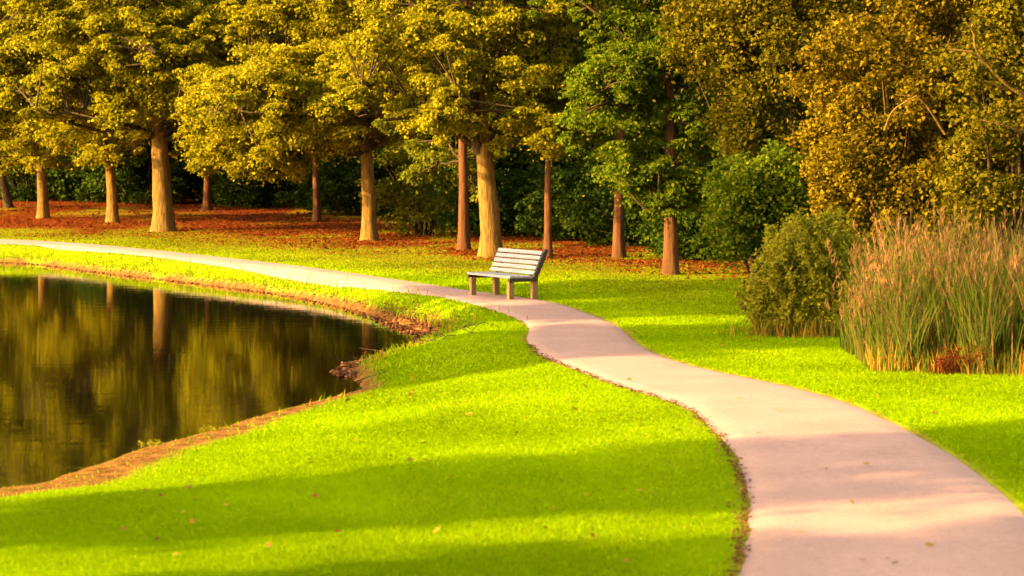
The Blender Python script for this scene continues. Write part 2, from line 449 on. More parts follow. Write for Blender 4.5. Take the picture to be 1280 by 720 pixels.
def bough_clumps(rng, lobes, m):
    """sprays of foliage strung along drooping boughs that reach past each lobe's surface"""
    C = []; Rr = []
    for cx, cy, cz, rx, ry, rz in lobes:
        n = max(5, int(m * (rx * ry + rx * rz) ** .8))
        for _ in range(n):
            a = rng.random() * 6.283; e = rng.uniform(-.75, .85)
            d = np.array([math.cos(a) * math.cos(e), math.sin(a) * math.cos(e), math.sin(e)])
            reach = rng.uniform(.85, 1.28)
            k = int(3 + 2.2 * max(rx, 1))
            t = np.linspace(.5, 1, k) * reach
            p = np.array([cx, cy, cz]) + d[None] * t[:, None] * np.array([rx, ry, rz])
            p[:, 2] -= .22 * rx * np.maximum(0, t - .55) ** 2 * 2
            p += rng.standard_normal(p.shape) * .10
            C.append(p); Rr.append(np.linspace(1.0, .5, k))
    return np.concatenate(C), np.concatenate(Rr)

def bez(a, b, c, n):
    t = np.linspace(0, 1, n)[:, None]
    return (1 - t) ** 2 * a + 2 * t * (1 - t) * b + t * t * c

def make_tree(name, x, y, trunk_r, trunk_top, lobes, leafmat, barkmat, label, seed, cat='tree', group=None,
              lean=(0, 0), dens=1.0, per=70, lsize=.14, clump=.55, limbs=14, gap=.36, extra=None, flare=1.5, twig=True, base=None, flat=.5, kindname='tree'):
    rng = np.random.default_rng(seed)
    z0 = H1(x, y) if base is None else base
    root = empty(name, (x, y, z0))
    tag(root, label, cat, group)
    tb = Tubes()
    # trunk spine
    n = 12
    t = np.linspace(0, 1, n)
    wob = (rng.standard_normal((n, 2)) * .03).cumsum(0) * trunk_r * 2; wob[0] = 0
    spine = np.stack([lean[0] * t ** 1.2 + wob[:, 0], lean[1] * t + wob[:, 1], t * trunk_top], 1)
    rr = trunk_r * (1 - .62 * t) ; rr[0] *= flare; 
    spine = np.insert(spine, 1, spine[0] + (spine[1] - spine[0]) * .22, 0); rr = np.insert(rr, 1, trunk_r * (1 + (flare - 1) * .35))
    spine[0, 2] = -.15
    tb.add(spine, rr, 16, .05, rng, cap=False)
    C = fit_clumps(rng, lobes, dens * .45, gap + .05, .3) if y > 30 else fit_clumps(rng, lobes, dens, gap)
    rad_ = clump * (.6 + .7 * rng.random(len(C)))
    if y > 30:
        inner = np.array([.9, .9, .9])
        Cb, Rb = bough_clumps(rng, lobes, 2.1 * dens)
        C = np.concatenate([C * 1.0, Cb]); rad_ = np.concatenate([rad_, clump * .82 * Rb * (.7 + .6 * rng.random(len(Cb)))])
    okz = C[:, 2] > .5
    C = C[okz]; rad_ = rad_[okz]; flat = flat * .85
    # limbs
    if limbs and len(C) > limbs:
        pick = [int(rng.integers(len(C)))]
        dd = np.linalg.norm(C - C[pick[0]], axis=1)
        for _ in range(limbs - 1):
            j = int(np.argmax(dd * (.7 + .3 * rng.random(len(C))))); pick.append(j); dd = np.minimum(dd, np.linalg.norm(C - C[j], axis=1))
        nodes = [spine[int(len(spine) * .6):]]
        for j in pick:
            T = C[j]
            hd = np.linalg.norm(T[:2] - np.array(lean) * .5)
            zs = float(np.clip(T[2] - hd * (.35 + .5 * rng.random()), trunk_top * .42, trunk_top * .98))
            k = zs / trunk_top
            A = np.array([np.interp(zs, spine[:, 2], spine[:, 0]), np.interp(zs, spine[:, 2], spine[:, 1]), zs])
            r0 = trunk_r * (1 - .62 * k) * (.26 + .18 * rng.random())
            B = A + (T - A) * .5 + np.array([0, 0, hd * .12]) + rng.standard_normal(3) * .08 * hd
            P = bez(A, B, T, 9); P[1:-1] += rng.standard_normal((7, 3)) * .03 * hd
            tb.add(P, np.linspace(r0, max(.012, r0 * .18), 9), 7, .04, rng, cap=False)
            nodes.append(P[2:])
        nodes = np.concatenate(nodes)
        if twig:
            for j in range(0, len(C), 2 if len(C) < 500 else 4):
                T = C[j]; q = nodes[int(np.argmin(((nodes - T) ** 2).sum(1) + 1.5 * np.maximum(0, nodes[:, 2] - T[2])))]
                Md = (q + T) / 2 + rng.standard_normal(3) * .08
                tb.add(bez(q, Md, T, 4), np.linspace(.028, .008, 4) * (1 + trunk_r), 4, cap=False)
    if extra:
        for P, r0, r1 in extra:
            P = catmull(P, 5); tb.add(P, np.linspace(r0, r1, len(P)), 8, .05, rng)
    tb.build('trunk', barkmat, root, limbmat=M['darkbark'])
    P, Fc = leaves(rng, C, rad_, per * (1.9 if 30 < y < 90 else 1), lsize * (.70 if 30 < y < 90 else 1), flat=flat)
    me = mesh_arrays('crown', P, Fc, 4, [leafmat])
    link('crown', me, root)
    return root

def copy_tree(src, name, x, y, rz, label, scale=1.0, z=None):
    c = src.copy(); COL.objects.link(c); c.name = name
    c.location = (x, y, H1(x, y) if z is None else z); c.rotation_euler = (0, 0, rz); c.scale = (scale,) * 3
    c['label'] = label
    for ch in [o for o in COL.objects if o.parent == src]:
        d = ch.copy(); COL.objects.link(d); d.parent = c
    return c

def base_at(px, py):
    p = gp(px, py); return p[0], p[1]

G1 = 'broadleaf trees standing in the leaf litter beyond the pond'
def T(px, py, **k):
    x, y = base_at(px, py); return dict(x=x, y=y, **k)
def lobe(px, py, rx_px, rz_px, x, y, dy=0, ry=None):
    """ellipsoid lobe given where it stands beside the trunk, sizes surveyed in px at that distance"""
    D = y + dy; s = D / F
    rx = rx_px * s
    return (xat(px, D) - x, dy, zat(py, D), rx, ry if ry else min(rx, 3.2), rz_px * s)

# D : thick lit trunk on the left
x, y = base_at(204, 289)
make_tree('tree', x, y, .34, 7.0, [lobe(150, 60, 125, 115, x, y, -.5), lobe(60, 95, 95, 80, x, y, .5, 2.6), lobe(290, 110, 85, 90, x, y, .3), lobe(170, -110, 170, 120, x, y), lobe(310, 30, 75, 75, x, y, -.2), lobe(265, 60, 60, 70, x, y, -.8), lobe(180, 90, 60, 55, x, y, -1.7, 1.0)],
          M['gold'], M['bark'], 'thick pale sunlit trunk under a golden crown, nearest big tree left of the pond bend', 11, lean=(-.45, 0), group=G1, dens=2.2, per=105, gap=.27, lsize=.155, clump=.46, limbs=18)
# C
x, y = base_at(141, 279)
make_tree('tree', x, y, .21, 6.0, [lobe(120, 130, 75, 85, x, y, -1), lobe(110, 10, 100, 80, x, y)],
          M['gold'], M['bark'], 'slim dark trunk next left of the thick sunlit one', 12, lean=(-.35, 0), group=G1, dens=1.9, per=95, gap=.28, lsize=.16, clump=.46, limbs=9)
# B
x, y = base_at(54, 276)
make_tree('tree', x, y, .21, 6.0, [lobe(30, 150, 80, 75, x, y, -1), lobe(20, 20, 120, 90, x, y)],
          M['gold'], M['bark'], 'leaning reddish lit trunk, third tree from the left edge', 13, lean=(-.5, 0), group=G1, dens=1.9, per=95, gap=.28, lsize=.16, clump=.46, limbs=9)
# A (two at the left edge)
x, y = base_at(11, 267)
make_tree('tree', x, y, .17, 6.0, [lobe(-30, 90, 100, 130, x, y, 0)],
          M['gold'], M['darkbark'], 'slanting dark trunk cut by the left edge', 14, lean=(-1.5, 0), group=G1, dens=1.0, per=80, lsize=.18, limbs=8)
x, y = base_at(-26, 270)
make_tree('tree', x, y, .2, 6.5, [lobe(-60, 60, 110, 150, x, y, 0)],
          M['gold'], M['bark'], 'golden tree just outside the left edge of the view', 15, lean=(.8, 0), group=G1, dens=.9, per=80, lsize=.18, limbs=8)
# E
x, y = base_at(259, 268)
make_tree('tree', x, y, .16, 5.5, [lobe(265, 130, 60, 58, x, y, 0), lobe(260, 40, 90, 80, x, y)],
          M['olive'], M['redbark'], 'thin straight trunk between the thick sunlit one and the hanging golden boughs', 16, group=G1, dens=1.0, per=80, lsize=.18, limbs=7)
# F
x, y = base_at(396, 279)
make_tree('tree', x, y, .15, 5.5, [lobe(400, 110, 80, 70, x, y, 0), lobe(400, 0, 120, 80, x, y)],
          M['olive'], M['redbark'], 'thin brown trunk under the hanging golden boughs', 17, group=G1, dens=.9, per=80, lsize=.18, limbs=7)
# G : short lit trunk with the big golden crown reaching left
x, y = base_at(462, 300)
make_tree('tree', x, y, .235, 6.0, [lobe(370, 130, 120, 72, x, y, -1.2, 2.6), lobe(300, 165, 66, 50, x, y, 1.2, 1.8), lobe(450, 100, 105, 95, x, y, 0), lobe(420, -10, 120, 60, x, y, .5), lobe(335, 195, 42, 36, x, y, 1.0, 1.1), lobe(520, 30, 90, 90, x, y, .5), lobe(300, 120, 70, 60, x, y, .5, 2.0)],
          M['gold'], M['bark'], 'sunlit tan trunk left of the bench with a wide low golden crown', 18, lean=(-.35, 0), group=G1, dens=2.4, per=100, gap=.27, lsize=.14, clump=.43, limbs=18)
# H
x, y = base_at(580, 312)
make_tree('tree', x, y, .17, 5.6, [lobe(560, 200, 60, 40, x, y, 1.5, 1.3), lobe(560, 100, 90, 80, x, y, 1)],
          M['olive'], M['redbark'], 'reddish trunk close behind the big forked oak', 19, lean=(-.1, 0), group=G1, dens=.9, per=80, lsize=.15, limbs=8)
# I : forked oak behind the bench
x, y = base_at(614, 321)
ex = []
def lp(px, py, dy=0):
    D = y + dy; return np.array([xat(px, D) - x, dy, zat(py, D)])
ex.append(([lp(598, 182), lp(585, 165, -.3), lp(560, 160, -.7), lp(540, 152, -1.0), lp(515, 147, -1.4), lp(480, 150, -1.8)], .12, .035))
ex.append(([lp(600, 190), lp(590, 150, -.2), lp(594, 110, -.2), lp(585, 60, 0), lp(575, 10, 0)], .17, .07))
ex.append(([lp(603, 190), lp(622, 150, .2), lp(640, 110, .4), lp(668, 60, .6), lp(690, 20, .6)], .15, .06))
make_tree('tree', x, y, .27, 6.4, [lobe(600, 60, 120, 85, x, y, -.4), lobe(500, 75, 85, 65, x, y, -1.0, 2.2), lobe(685, 130, 65, 65, x, y, -.8, 1.6), lobe(540, 145, 55, 35, x, y, -1.2, 1.2), lobe(610, -70, 170, 90, x, y)],
          M['gold'], M['bark'], 'big oak with a pale leaning trunk and dark side bough behind the bench', 20, lean=(-.5, 0), group=G1, dens=2.6, per=90, lsize=.125, clump=.38, limbs=16, extra=ex, gap=.3)
# J, K thin red trunks
x, y = base_at(685, 322)
make_tree('tree', x, y, .105, 5.5, [lobe(690, 110, 60, 60, x, y, 1.0, 1.6), lobe(700, 10, 90, 70, x, y, 1.5)],
          M['olive'], M['redbark'], 'very thin red brown trunk just right of the bench', 21, lean=(.05, 0), group=G1, dens=.9, per=80, lsize=.14, limbs=7)
x, y = base_at(774, 322)
make_tree('tree', x, y, .15, 5.5, [lobe(770, 150, 60, 60, x, y, 1.2, 1.6), lobe(770, 20, 90, 80, x, y, 1.2)],
          M['green'], M['redbark'], 'reddish trunk between the thin one and the leafy green tree', 22, group=G1, dens=.9, per=80, lsize=.14, limbs=7)
# L green maple
x, y = base_at(838, 344)
make_tree('tree', x, y, .165, 6.0, [lobe(815, 120, 95, 100, x, y, 0, 1.7), lobe(765, 130, 60, 60, x, y, -.3, 1.2), lobe(835, 225, 55, 50, x, y, -.5, .8), lobe(875, 165, 45, 75, x, y, -.1, 1.0), lobe(815, 243, 36, 34, x, y, -.6, .45), lobe(865, 240, 34, 32, x, y, -.3, .45), lobe(800, 205, 45, 40, x, y, -.2, .9), lobe(830, 20, 80, 90, x, y), lobe(780, -80, 140, 100, x, y)],
          M['green'], M['redbark'], 'fresh green leafy tree right of the bench with a half shaded trunk', 23, lean=(-.1, 0), group=G1, dens=3.2, per=90, lsize=.115, clump=.34, limbs=14)

# ---- right hand thicket
G2 = 'bushy wild trees on the right'
def bush(name, x, y, lobes, leafmat, label, seed, cat='bush', group=None, stems=7, h=2.5, dens=1.6, per=70, lsize=.1, clump=.4, gap=.3, mat=None, shell=.45, flat=.6, extra=None, up=.45):
    rng = np.random.default_rng(seed)
    z0 = H1(x, y); root = empty(name, (x, y, z0)); tag(root, label, cat, group)
    C = fit_clumps(rng, lobes, dens, gap, shell); C = C[C[:, 2] > .06]
    cr = clump * (.6 + .8 * rng.random(len(C)))
    if cat == 'shrub':                      # wispy shoots that break the outline
        Cb, Rb = bough_clumps(rng, lobes, 34); kz = Cb[:, 2] > .08
        C = np.concatenate([C, Cb[kz]]); cr = np.concatenate([cr, clump * .55 * Rb[kz]])
    tb = Tubes()
    ends = C[rng.choice(len(C), min(len(C), stems * 4), replace=False)] * np.array([.85, 1, .9]) + np.array([0, .25, 0])
    for j, T_ in enumerate(ends):
        A = np.array([*(rng.standard_normal(2) * .18 * max(1, lobes[0][3] * .5)), -.1])
        A[0] += T_[0] * .25
        B = A * .5 + T_ * .5 + np.array([-T_[0] * .12, 0, .1 * h])
        tb.add(bez(A, B, T_, 7), np.linspace(.022 * h ** .5, .006, 7), 5, cap=False)
    if extra:
        for P, r0, r1 in extra:
            P = catmull(P, 5); tb.add(P, np.linspace(r0 * .7, r1 * .65, len(P)), 6, .04, rng, cap=False)
    tb.build('stem', mat or M['darkbark'], root)
    P, Fc = leaves(rng, C, cr, per, lsize, flat=flat, up=up)
    link('foliage', mesh_arrays('foliage', P, Fc, 4, [leafmat]), root)
    return root

x, y = xat(1130, 41), 41.0
ex = []
def lq(px, py, dy=0):
    D = y + dy; return np.array([xat(px, D) - x, dy, zat(py, D)])
# bare boughs that stick out of the thicket
def bough(pts, r0, r1): ex.append(([lq(*p) for p in pts], r0, r1))
bough([(a, b, c - 1.4) for a, b, c in [(1330, 160, -1.6), (1280, 125, -2.0), (1255, 108, -2.1), (1225, 78, -2.2), (1208, 68, -2.3), (1182, 64, -2.3)]], .05, .018)
bough([(a, b, c - 1.4) for a, b, c in [(1225, 78, -2.2), (1216, 60, -2.3), (1214, 45, -2.3), (1203, 28, -2.4)]], .032, .014)
bough([(a, b, c - 1.4) for a, b, c in [(1262, 116, -2.0), (1245, 110, -2.2), (1228, 103, -2.3)]], .03, .014)
bough([(a, b, c - 1.4) for a, b, c in [(1290, 172, -1.8), (1255, 160, -2.1), (1222, 152, -2.2)]], .04, .012)
bough([(a, b, c - 1.4) for a, b, c in [(1180, 170, -1.9), (1150, 128, -2.1), (1120, 122, -2.2)]], .03, .012)
bough([(a, b, c - 1.4) for a, b, c in [(1105, 165, -1.8), (1116, 140, -2.0), (1145, 122, -2.2)]], .03, .012)
bush('tree', x, y, [lobe(1110, 110, 110, 110, x, y, 0, 1.8), lobe(1060, 190, 60, 60, x, y, -.4, 1.0), lobe(1130, 215, 85, 45, x, y, -.6, 1.0), lobe(1090, 260, 70, 45, x, y, -.5, .8), lobe(1190, 265, 70, 40, x, y, -.5, .8), lobe(1200, -20, 120, 80, x, y, 0)],
     M['rust'], 'tawny gold wild tree rising behind the tall reeds', 31, 'tree', G2, h=6, stems=9, dens=6.5, per=115, lsize=.074, clump=.28, extra=ex, mat=M['bark'])
x, y = xat(1270, 39), 39.0
bush('tree', x, y, [lobe(1270, 130, 100, 120, x, y, 0, 1.7), lobe(1230, 230, 60, 50, x, y, -.3, .9), lobe(1330, 0, 120, 130, x, y, 0)],
     M['bronze'], 'darker bronze wild tree at the right edge above the reeds', 32, 'tree', G2, h=6, stems=9, dens=6.5, per=115, lsize=.074, clump=.28)
x, y = xat(985, 48), 48.0
bush('tree', x, y, [lobe(970, 80, 80, 110, x, y, 0, 1.6), lobe(1010, -40, 120, 90, x, y, 0), lobe(940, 160, 45, 60, x, y, 0, 1.0), lobe(900, 30, 60, 80, x, y, .4, 1.2), lobe(985, 215, 62, 60, x, y, -.3, .9), lobe(1040, 240, 55, 60, x, y, -.3, .8)],
     M['bronze'], 'olive bronze wild tree between the leafy green tree and the tawny one', 33, 'tree', G2, h=6, stems=9, dens=5.5, per=115, lsize=.082, clump=.32)
x, y = xat(978, 46), 46.0
bush('bush', x, y, [lobe(925, 283, 45, 44, x, y, -.1, .7), lobe(930, 245, 48, 50, x, y, -.3, .7), lobe(990, 285, 45, 50, x, y, 0, .6), lobe(975, 235, 55, 55, x, y, -.2, .8), lobe(1010, 260, 50, 60, x, y, .3, .8)],
     M['green'], 'low deep green bush left behind the rounded willow shrub', 34, 'bush', h=2.3, dens=7, per=75, lsize=.08, clump=.28)
x, y = base_at(1003, 417)
bush('shrub', x, y, [lobe(1008, 345, 64, 70, x, y, 0, .75), lobe(978, 372, 44, 42, x, y, -.1, .5), lobe(1045, 335, 44, 62, x, y, .2, .6), lobe(1020, 300, 45, 38, x, y, .1, .5), lobe(1020, 388, 64, 32, x, y, -.1, .5), lobe(975, 390, 38, 28, x, y, -.2, .4), lobe(1035, 365, 45, 45, x, y, -.2, .5)],
     M['willow'], 'rounded grey green willow shrub at the left end of the reeds', 35, 'shrub', h=1.8, dens=13, per=50, lsize=.052, clump=.18, flat=1.1, gap=.3, up=.1)
x, y = xat(1230, 33), 33.5
bush('bush', x, y, [lobe(1240, 330, 60, 60, x, y, 0, .7), lobe(1180, 350, 50, 60, x, y, 0, .6)],
     M['bronze'], 'dark bramble tangle inside the reeds near the right edge', 36, 'bush', h=1.6, dens=5, per=60, lsize=.08, clump=.25)

# ---- reeds (nobody could count the stems)
def blades(rng, bx, by, bz, h, w, lean_amt, seg=3, lean_dir=None):
    n = len(bx)
    th = rng.random(n) * 2 * math.pi if lean_dir is None else lean_dir + rng.standard_normal(n) * .9
    ln = lean_amt * (.3 + rng.random(n)) * h
    dx, dy = np.cos(th), np.sin(th)
    fa = rng.random(n) * math.pi
    sx, sy = np.cos(fa) * w / 2, np.sin(fa) * w / 2
    Vv = []
    for k in range(seg + 1):
        t = k / seg
        cx = bx + dx * ln * t ** 1.8; cy = by + dy * ln * t ** 1.8; cz = bz + h * (t - .12 * t ** 3 * lean_amt)
        ww = 1 - t ** 2 * .92
        Vv.append(np.stack([cx - sx * ww, cy - sy * ww, cz], 1)); Vv.append(np.stack([cx + sx * ww, cy + sy * ww, cz], 1))
    Vv = np.stack(Vv, 1)  # n, 2(seg+1), 3
    base = np.arange(n)[:, None] * 2 * (seg + 1)
    q = np.concatenate([np.stack([base[:, 0] + 2 * k, base[:, 0] + 2 * k + 1, base[:, 0] + 2 * k + 3, base[:, 0] + 2 * k + 2], 1) for k in range(seg)])
    tip = Vv[:, -1]
    return Vv.reshape(-1, 3), q, tip, np.stack([dx, dy], 1)

rng = np.random.default_rng(41)
n = 6800
px = rng.random(n); 
A0, B0 = np.array(gp(1092, 462)[:2]), np.array(gp(1420, 476)[:2])
dep = rng.random(n) ** 1.3 * 3.4
rx = A0[0] + (B0[0] - A0[0]) * px; ry = A0[1] + (B0[1] - A0[1]) * px + dep + .5 * (fbm(px * 9, px * 0, 3) - .5) + .9 * (fbm(px * 26, px * 0, 13, 2) - .5)
rz = height(rx, ry)
clus = fbm(rx * 1.2, ry * 1.2 + 7, 91, 2)
edgef = sstep(0, .13, px) * (1 - .55 * np.exp(-((px - .56) / .035) ** 2))
hh = (.75 + .95 * rng.random(n)) * (.45 + .55 * edgef) * (.75 + .55 * clus)
front = dep < .5
hh = np.where(front, hh * .72, hh)
hh = hh * (.8 + .4 * rng.random(n))
tall = (rng.random(n) < .24 * sstep(.3, .6, clus) + .06) & (~front)
hh = np.where(tall, np.maximum(hh, (.85 + 1.05 * rng.random(n) ** 1.7) * (.6 + .4 * edgef) * (.62 + .6 * clus)), hh)
V1, q1, tip, dd = blades(rng, rx, ry, rz - .03, hh, .012 + .010 * rng.random(n), .30, 3, lean_dir=2.9 + 2.2 * rng.standard_normal(n))
mi1 = np.zeros(len(q1), int)
low = rng.random(n) < .12
mi1 = np.tile(np.where(low, 1, 0), 3)
# plumes: narrow feathery clusters near the tips of the tall stems
ti = np.where(tall)[0]
PC = []; K = 12
for s in range(K):
    t = rng.random(len(ti)) * .20
    c = tip[ti] * 1.0; c[:, 2] -= t * hh[ti] ; c[:, :2] -= dd[ti] * (.22 * t * hh[ti])[:, None]
    PC.append(c + rng.standard_normal((len(ti), 3)) * .014)
PC = np.concatenate(PC)
m_ = len(PC); s = .045 + .05 * rng.random(m_)
up_ = np.stack([rng.standard_normal(m_) * .25, rng.standard_normal(m_) * .25, np.ones(m_)], 1)
sd_ = rng.standard_normal((m_, 3)); sd_[:, 2] *= .2; s = s * .85; sd_ /= np.linalg.norm(sd_, axis=1)[:, None]
V2 = np.stack([PC - up_ * s[:, None] * .7, PC + sd_ * s[:, None] * .10, PC + up_ * s[:, None] * .8, PC - sd_ * s[:, None] * .10], 1).reshape(-1, 3)
q2 = np.arange(m_ * 4).reshape(-1, 4) + len(V1)
me = mesh_arrays('reeds', np.concatenate([V1, V2]), np.concatenate([q1, q2]), 4, [M['reedgreen'], M['plume']], midx=np.r_[mi1, np.ones(m_, int)])
tag(link('reeds', me), 'tall reeds with tawny feathery plumes right of the path', 'reeds', kind='stuff')

# dry grass fringe at the foot of reeds and shrub, with red weeds
n = 4800
px = rng.random(n); fx = A0[0] - .1 + (B0[0] - A0[0] + .1) * px
fy = A0[1] + (B0[1] - A0[1]) * px - .05 + .3 * rng.standard_normal(n) + .45 * (fbm(px * 34, px * 0, 19, 2) - .5)
c3 = np.array(gp(1000, 419)[:2]); sel = rng.random(n) < .3
fx = np.where(sel, c3[0] + rng.standard_normal(n) * .38, fx); fy = np.where(sel, c3[1] - .3 + rng.standard_normal(n) * .2, fy)
V1, q1, _, _ = blades(rng, fx, fy, height(fx, fy) - .02, (.10 + .30 * rng.random(n) ** 1.5) * (.5 + fbm(fx * 2.4, fy * 2, 8)), .009 + .007 * rng.random(n), .3, 2)
gm = rng.random(n)
mi = np.tile(np.where(gm < .35 + .5 * fbm(fx * 2, fy, 5), 0, 1), 2)
me = mesh_arrays('dry_grass', V1, q1, 4, [M['reedgreen'], M['drygrass']], midx=mi)
tag(link('dry_grass', me), 'straw coloured rough grass fringing the foot of the reeds and shrub', 'grass', kind='stuff')
for i, (a, b, sz, lab) in enumerate([(1012, 419, .34, 'red leaved weed at the foot of the willow shrub'), (1205, 471, .42, 'red leaved weed in the front of the reeds, near the right edge'), (1180, 472, .28, 'small red weed just left of the larger one in the reeds')]):
    p = gp(a, b); rg = np.random.default_rng(50 + i)
    n = 60; root = empty('weed', (p[0], p[1], H1(p[0], p[1]))); tag(root, lab, 'weed', 'red leaved weeds')
    Vb, qb, tp, _ = blades(rg, rg.standard_normal(n) * sz * .35, rg.standard_normal(n) * .08, np.zeros(n) - .02, sz * (.5 + .6 * rg.random(n)), np.full(n, .012), .4, 2)
    link('stem', mesh_arrays('stem', Vb, qb, 4, [M['redweed']]), root)
    P, Fc = leaves(rg, tp * np.array([1, 1, .85]), np.full(n, .05), 3, .035)
    link('foliage', mesh_arrays('foliage', P, Fc, 4, [M['redweed']]), root)

# ---- hedge bushes and dark wood behind
G3 = 'dark understorey bushes behind the trunks'
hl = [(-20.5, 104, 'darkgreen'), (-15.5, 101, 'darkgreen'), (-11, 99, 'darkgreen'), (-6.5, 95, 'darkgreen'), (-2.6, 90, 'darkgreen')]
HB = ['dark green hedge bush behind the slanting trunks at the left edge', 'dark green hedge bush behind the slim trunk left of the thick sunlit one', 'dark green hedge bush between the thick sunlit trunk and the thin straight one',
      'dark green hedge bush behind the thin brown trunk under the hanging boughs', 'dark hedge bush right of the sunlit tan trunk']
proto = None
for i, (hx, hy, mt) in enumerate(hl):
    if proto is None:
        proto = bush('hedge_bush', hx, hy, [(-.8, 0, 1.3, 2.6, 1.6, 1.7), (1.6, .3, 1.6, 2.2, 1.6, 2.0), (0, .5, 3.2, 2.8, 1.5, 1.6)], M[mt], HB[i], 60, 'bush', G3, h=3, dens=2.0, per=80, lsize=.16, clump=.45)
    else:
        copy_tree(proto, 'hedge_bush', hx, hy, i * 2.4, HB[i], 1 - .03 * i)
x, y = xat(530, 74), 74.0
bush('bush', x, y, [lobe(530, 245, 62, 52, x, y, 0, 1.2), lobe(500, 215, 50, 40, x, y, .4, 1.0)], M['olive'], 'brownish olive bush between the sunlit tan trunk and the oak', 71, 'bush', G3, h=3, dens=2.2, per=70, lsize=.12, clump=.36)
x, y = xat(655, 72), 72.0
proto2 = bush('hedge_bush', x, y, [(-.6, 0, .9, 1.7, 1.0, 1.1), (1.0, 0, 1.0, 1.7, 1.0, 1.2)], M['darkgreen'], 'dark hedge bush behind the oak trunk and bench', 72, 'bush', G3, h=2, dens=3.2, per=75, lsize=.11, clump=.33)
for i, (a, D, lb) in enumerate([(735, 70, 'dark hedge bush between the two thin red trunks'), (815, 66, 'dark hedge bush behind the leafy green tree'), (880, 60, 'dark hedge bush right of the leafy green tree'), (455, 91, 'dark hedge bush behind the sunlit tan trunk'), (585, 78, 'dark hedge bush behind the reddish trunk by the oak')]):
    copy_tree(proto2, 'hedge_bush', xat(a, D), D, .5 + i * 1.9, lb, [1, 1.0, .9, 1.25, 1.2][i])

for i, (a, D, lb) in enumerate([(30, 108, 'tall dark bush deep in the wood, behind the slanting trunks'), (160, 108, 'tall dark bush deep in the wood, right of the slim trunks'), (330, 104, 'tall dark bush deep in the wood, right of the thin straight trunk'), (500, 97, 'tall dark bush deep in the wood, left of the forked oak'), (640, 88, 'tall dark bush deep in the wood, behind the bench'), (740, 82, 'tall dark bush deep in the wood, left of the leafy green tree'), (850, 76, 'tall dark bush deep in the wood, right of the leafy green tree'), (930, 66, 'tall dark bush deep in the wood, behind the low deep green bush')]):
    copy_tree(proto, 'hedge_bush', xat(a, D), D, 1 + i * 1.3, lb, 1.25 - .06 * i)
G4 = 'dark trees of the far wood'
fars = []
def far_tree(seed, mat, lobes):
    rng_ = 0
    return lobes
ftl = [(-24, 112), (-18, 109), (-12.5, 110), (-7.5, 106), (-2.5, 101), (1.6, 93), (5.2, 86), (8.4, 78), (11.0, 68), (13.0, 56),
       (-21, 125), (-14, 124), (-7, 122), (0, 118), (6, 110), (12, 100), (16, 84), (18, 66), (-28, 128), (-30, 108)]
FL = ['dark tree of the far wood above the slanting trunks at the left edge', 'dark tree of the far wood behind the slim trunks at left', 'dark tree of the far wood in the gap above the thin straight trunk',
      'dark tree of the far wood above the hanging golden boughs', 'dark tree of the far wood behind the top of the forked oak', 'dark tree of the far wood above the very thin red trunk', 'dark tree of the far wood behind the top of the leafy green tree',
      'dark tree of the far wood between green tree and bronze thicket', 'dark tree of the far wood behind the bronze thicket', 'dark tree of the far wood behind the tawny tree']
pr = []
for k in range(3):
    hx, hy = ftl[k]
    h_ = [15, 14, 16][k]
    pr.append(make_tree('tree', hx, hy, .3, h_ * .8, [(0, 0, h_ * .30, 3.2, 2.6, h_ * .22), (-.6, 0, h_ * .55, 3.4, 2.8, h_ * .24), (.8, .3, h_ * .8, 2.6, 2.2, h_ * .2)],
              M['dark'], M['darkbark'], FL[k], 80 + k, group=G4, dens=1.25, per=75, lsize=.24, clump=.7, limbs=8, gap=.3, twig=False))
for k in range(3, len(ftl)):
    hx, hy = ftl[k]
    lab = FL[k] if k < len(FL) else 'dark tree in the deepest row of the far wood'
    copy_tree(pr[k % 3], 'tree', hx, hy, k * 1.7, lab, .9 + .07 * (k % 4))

# trees beyond the left side of the view whose long evening shadows stripe the lawn
G5 = 'park trees on the near left shore'
# (point of the lawn that lies in the shade, distance back towards the sun, crown radius)
sh = [((1.6, 20.9), 21, 1.0, 'park tree outside the view, left of the near lawn'), ((1.0, 15.7), 20, .85, 'park tree outside the view, nearest to the viewpoint'),
      ((.6, 34.2), 24, 1.25, 'park tree outside the view, on the west shore of the pond'), ((1.0, 40.6), 26, .95, 'park tree outside the view, farthest along the west shore'),
      ((3.6, 47.6), 31, 1.15, 'park tree outside the view, behind the west shore of the pond'), ((5.0, 45.2), 34, 1.25, 'tall park tree outside the view with a high flat crown')]
for k, ((tx, ty), sd_, sc_, lb) in enumerate(sh):
    hx, hy = tx - sd_ * math.cos(AZ), ty - sd_ * math.sin(AZ)
    rx_ = 2.0 * sc_; zc = sd_ * math.tan(EL) + .3
    lob = [(0, 0, zc, rx_, rx_, 3.0), (.4, .2, zc + 1.8, rx_ * .8, rx_ * .75, 2.2), (-.3, -.2, zc - 1.6, rx_ * .8, rx_ * .8, 1.8)]
    if 'high flat' in lb: lob = [(0, 0, zc, 2.8, 2.6, 1.0), (.6, .3, zc + .5, 2.0, 2.0, .8)]
    make_tree('tree', hx, hy, .2, zc, lob, M['olive'], M['bark'], lb, 120 + k, group=G5, dens=1.8, per=80, lsize=.2, clump=.5, limbs=10, gap=.2, twig=False)

